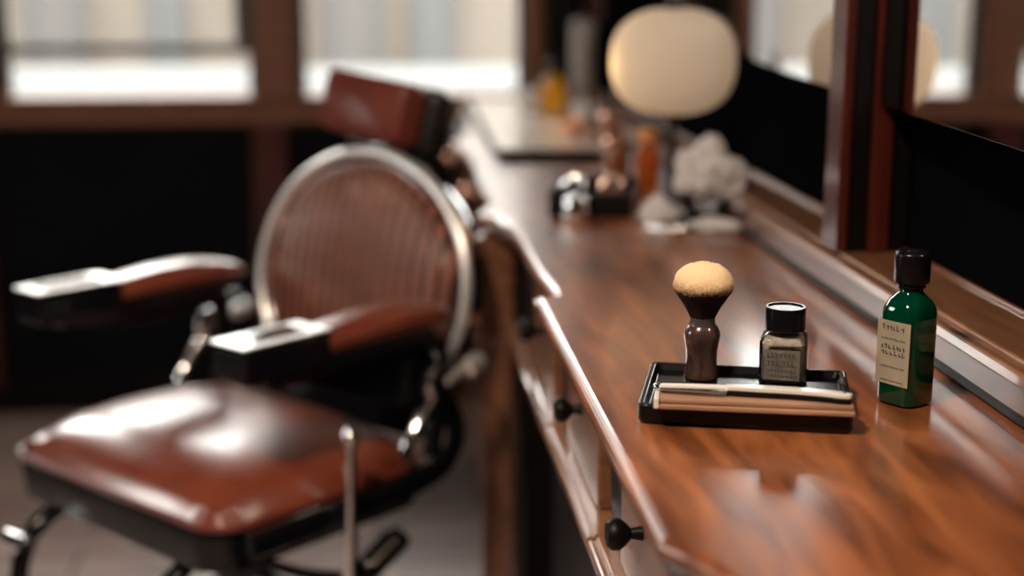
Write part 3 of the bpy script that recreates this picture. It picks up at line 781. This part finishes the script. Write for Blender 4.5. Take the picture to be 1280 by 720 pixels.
obj('lower_back', box(-.19, .19, .180, .205, .560, .655), 'enamel', ch, smooth=False, bevel=.006, seg=3)
obj('back_rim', tube(rp, .0085, 16, caps=False), 'satin_nickel', ch)
# headrest on its cranked chrome post
hm = tr(-.042, .340, 1.026) @ rot('Y', 5.5) @ rot('X', -14)
def pad(w, h, d, r, m_, mtx, dome=.012):
    b = loft([(rrect(w - .02, h - .02, r * .7, 6), -d / 2), (rrect(w - .004, h - .004, r, 6), -d / 2 + .006), (rrect(w, h, r, 6), 0), (rrect(w - .004, h - .004, r, 6), d / 2 - .008), (rrect(w - .022, h - .022, r * .7, 6), d / 2)])
    bmesh.ops.transform(b, matrix=mtx @ rot('X', 90), verts=b.verts)
    return b
hd = obj('headrest', pad(.186, .100, .060, .014, None, hm @ tr(0, -.020, 0)), 'leather_dark', ch)
obj('headrest_back', pad(.190, .104, .048, .016, None, hm @ tr(.004, .040, 0)), 'leather_shaded', hd)  # black colour stands for the headrest's shaded side and back
obj('headrest_post', tube(smooth_path([(-.10, .330, .979), (-.05, .328, .974), (.0, .325, .970), (.020, .318, .962), (.016, .312, .945), (.010, .312, .920), (.006, .30, .86)]), .0085, 12), 'chrome', ch)
obj('headrest_bracket', box(-.03, .03, .326, .345, .965, 1.0), 'enamel', ch, smooth=False, bevel=.004)
# armrests
for s in (1, -1):
    ar = obj('armrest', loft([(rrect(.030, .030, .010), 0), (rrect(.030, .030, .010), .001)], mtx=tr(s * .235, .1, .70)), 'enamel', ch)
    # steel body of the arm
    bm = bmesh.new()
    add_box(bm, s * .235 - .030, s * .235 + .030, -.150, .150, .728, .752)
    bpy.data.objects.remove(ar)
    ar = obj('armrest', bm, 'enamel', ch, smooth=False, bevel=.006, seg=3)
    # leather pad, arched, tapering down at the back
    secs = []
    for k, (y, zt, hw, zb) in enumerate([(-.046, .782, .031, .750), (-.02, .786, .0335, .750), (.03, .791, .035, .750), (.09, .792, .0345, .750), (.14, .787, .032, .750), (.178, .778, .026, .750), (.198, .766, .018, .751), (.203, .758, .010, .752)]):
        cxx = s * .235; r_ = min(hw * .8, (zt - zb) * .48)
        secs.append(([(cxx + px, zb + (zt - zb) / 2 + pz) for px, pz in rrect(2 * hw, zt - zb, r_, 5)], y))
    bm = bmesh.new(); rr_ = [[bm.verts.new((x, y, z)) for x, z in o_] for o_, y in secs]
    for a, b in zip(rr_, rr_[1:]):
        for k in range(len(a)): bm.faces.new((a[k], a[(k + 1) % len(a)], b[(k + 1) % len(a)], b[k]))
    bm.faces.new(rr_[0]); bm.faces.new(rr_[-1])
    obj('arm_pad', bm, 'leather', ar)
    # chrome cap with ashtray lid, shaded sides and lit top put into its colours
    bm = bmesh.new()
    add_box(bm, s * .235 - .034, s * .235 + .034, -.188, -.047, .738, .786)
    cp_ = obj('arm_cap', bm, 'enamel', ar, smooth=False, bevel=.007, seg=3)
    obj('top_plate', box(s * .235 - .0345, s * .235 + .0345, -.189, -.046, .7862, .7892), 'satin_nickel', cp_, smooth=False, bevel=.0012)
    obj('ashtray_lid', box(s * .235 - .022, s * .235 + .022, -.165, -.078, .7893, .7915), 'chrome', cp_, smooth=False, bevel=.001)
    b = bmesh.new(); yz = [(-.140, .727), (-.040, .727), (.150, .727), (.196, .727), (.198, .690), (.185, .655), (.150, .640), (.080, .650), (.010, .680), (-.060, .712)]
    if s < 0: yz = [(y, max(z, .708)) for y, z in yz[:5]] + [(.0, .708)]
    va = [b.verts.new((s * .235 - .009, y, z)) for y, z in yz]; vb = [b.verts.new((s * .235 + .009, y, z)) for y, z in yz]
    b.faces.new(va); b.faces.new(vb)
    for k in range(len(yz)): b.faces.new((va[k], va[(k + 1) % len(yz)], vb[(k + 1) % len(yz)], vb[k]))
    obj('side_panel', b, 'enamel', ar, smooth=False, bevel=.003)
    # upright that carries the arm, with the recline hinge and its knobs
    pts = smooth_path([(s * .248, .150, .735), (s * .252, .172, .70), (s * .254, .172, .66), (s * .254, .160, .61), (s * .252, .150, .56)])
    up = obj('arm_upright', tube(pts, .013, 14), 'enamel', ch)
    obj('hinge_disc', lathe([(0, -.010), (.024, -.010), (.028, -.006), (.028, .006), (.024, .010), (0, .010)], 32, mtx=tr(s * .262, .155, .672) @ rot('Y', 90)), 'chrome_worn', up)
    obj('recline_knob', tube([(s * .268, .165, .672), (s * .268, .205, .680), (s * .268, .210, .681), (s * .268, .236, .687), (s * .268, .240, .688)], [.008, .008, .014, .015, .010], 16), 'satin_nickel', up)
    obj('lower_link', tube(smooth_path([(s * .262, .150, .66), (s * .266, .120, .63), (s * .264, .095, .600), (s * .262, .085, .575)]), .009, 12), 'chrome', up)
    # curved side rail
    pts = smooth_path([(s * .264, -.190, .528), (s * .266, -.05, .530), (s * .266, .08, .534), (s * .266, .150, .545), (s * .264, .186, .570), (s * .260, .190, .605), (s * .258, .172, .640)])
    obj('side_rail', tube(pts, .019, 14, sx=.45), 'enamel', ch)
# hydraulic lever with ball end and foot pedal, near side
lv = obj('lever', tube([(.285, -.034, .635), (.285, -.036, .56), (.285, -.038, .50), (.283, -.040, .43), (.27, -.040, .405), (.20, -.035, .38), (.07, -.02, .375)], [.0075, .0085, .0095, .012, .013, .013, .013], 16), 'chrome_worn', ch)
obj('lever_ball', sphere(.0125, (.285, -.034, .642)), 'chrome', lv)
pd = obj('foot_pedal', tube([(.27, -.01, .430), (.275, .0, .440), (.280, .055, .470), (.280, .062, .474)], [.014, .0185, .0185, .014], 20), 'enamel', ch)
obj('pedal_sleeve', tube([(.276, .004, .4435), (.279, .048, .4685)], [.0196, .0196], 20), 'chrome', pd)
obj('pedal_arm', tube(smooth_path([(.27, -.01, .430), (.20, -.03, .42), (.12, -.03, .41), (.065, -.01, .40)]), .009, 12), 'enamel', pd)
# footrest
ft = obj('footrest', box(-.19, .19, -.475, -.455, .14, .24), 'chrome_worn', ch, smooth=False, bevel=.008, seg=3)
for s in (-1, 1):
    b = tube(smooth_path([(s * .150, -.17, .485), (s * .155, -.215, .478), (s * .158, -.250, .455), (s * .160, -.268, .42), (s * .162, -.285, .36), (s * .165, -.34, .27), (s * .168, -.42, .20), (s * .168, -.456, .19)]), .0135, 14)
    k = obj('footrest_arm', b, 'enamel', ft)
    obj('hinge_pin', tube([(s * .145, -.272, .446), (s * .178, -.280, .450)], .013, 14), 'chrome', k)

# ------------------------------------------------------------------ light
w = bpy.data.worlds.new('sky'); SC.world = w; w.use_nodes = True
bg = w.node_tree.nodes['Background']; bg.inputs['Color'].default_value = (1., .975, .94, 1); bg.inputs['Strength'].default_value = 15.0

# warm fill light added out of frame, shaped as a ceiling lamp
def added_ceiling_lamp(x, y, e, label):
    t = thing('added_ceiling_lamp', label, 'lamp', (x, y, CH - .001))
    obj('canopy', lathe([(0, 0), (.05, 0), (.05, -.02), (.01, -.03), (.01, -.24), (0, -.24)], 24), 'lamp_metal', t)
    obj('shade', lathe([(.02, -.24), (.12, -.26), (.17, -.32), (.165, -.32), (.115, -.265), (.015, -.246)], 40), 'lamp_metal', t)
    l = bpy.data.lights.new('added_fill_light', 'AREA'); l.shape = 'DISK'; l.size = .30; l.energy = e; l.color = (1., .80, .62)
    lo = bpy.data.objects.new('fill_light', l); COL.objects.link(lo); lo.parent = t; lo.location = (0, 0, -.325)
    return t
added_ceiling_lamp(-.62, .35, 54, 'added fill light shaped as a dark metal ceiling lamp, out of view above the near end of the room')

# ------------------------------------------------------------------ camera
f, VX, VY = 1780., 460., -35.
p = math.atan((360 - VY) / f); psi = math.atan2((640 - VX) * math.cos(p), f)
Fv = Vector((math.sin(psi) * math.cos(p), math.cos(psi) * math.cos(p), -math.sin(p)))
Rv = Vector((math.cos(psi), -math.sin(psi), 0)); Uv = Rv.cross(Fv)
cd = bpy.data.cameras.new('camera'); cam = bpy.data.objects.new('camera', cd); COL.objects.link(cam)
cam.matrix_world = Matrix(((Rv.x, Uv.x, -Fv.x, 0), (Rv.y, Uv.y, -Fv.y, 0), (Rv.z, Uv.z, -Fv.z, 1.24), (0, 0, 0, 1)))
cd.sensor_width = 36; cd.lens = f * 36 / 1280; cd.clip_start = .02
cd.dof.use_dof = True; cd.dof.focus_distance = 1.22; cd.dof.aperture_fstop = 1.9
SC.camera = cam

SC.view_settings.view_transform = 'Standard'; SC.view_settings.look = 'None'
SC.view_settings.gamma = 1; SC.view_settings.use_curve_mapping = False
SC.view_settings.exposure = 0.0
SC.cycles.use_denoising = True
SC.cycles.max_bounces = 10; SC.cycles.transmission_bounces = 8; SC.cycles.transparent_max_bounces = 8
SC.cycles.sample_clamp_indirect = 6
SC.cycles.caustics_refractive = False
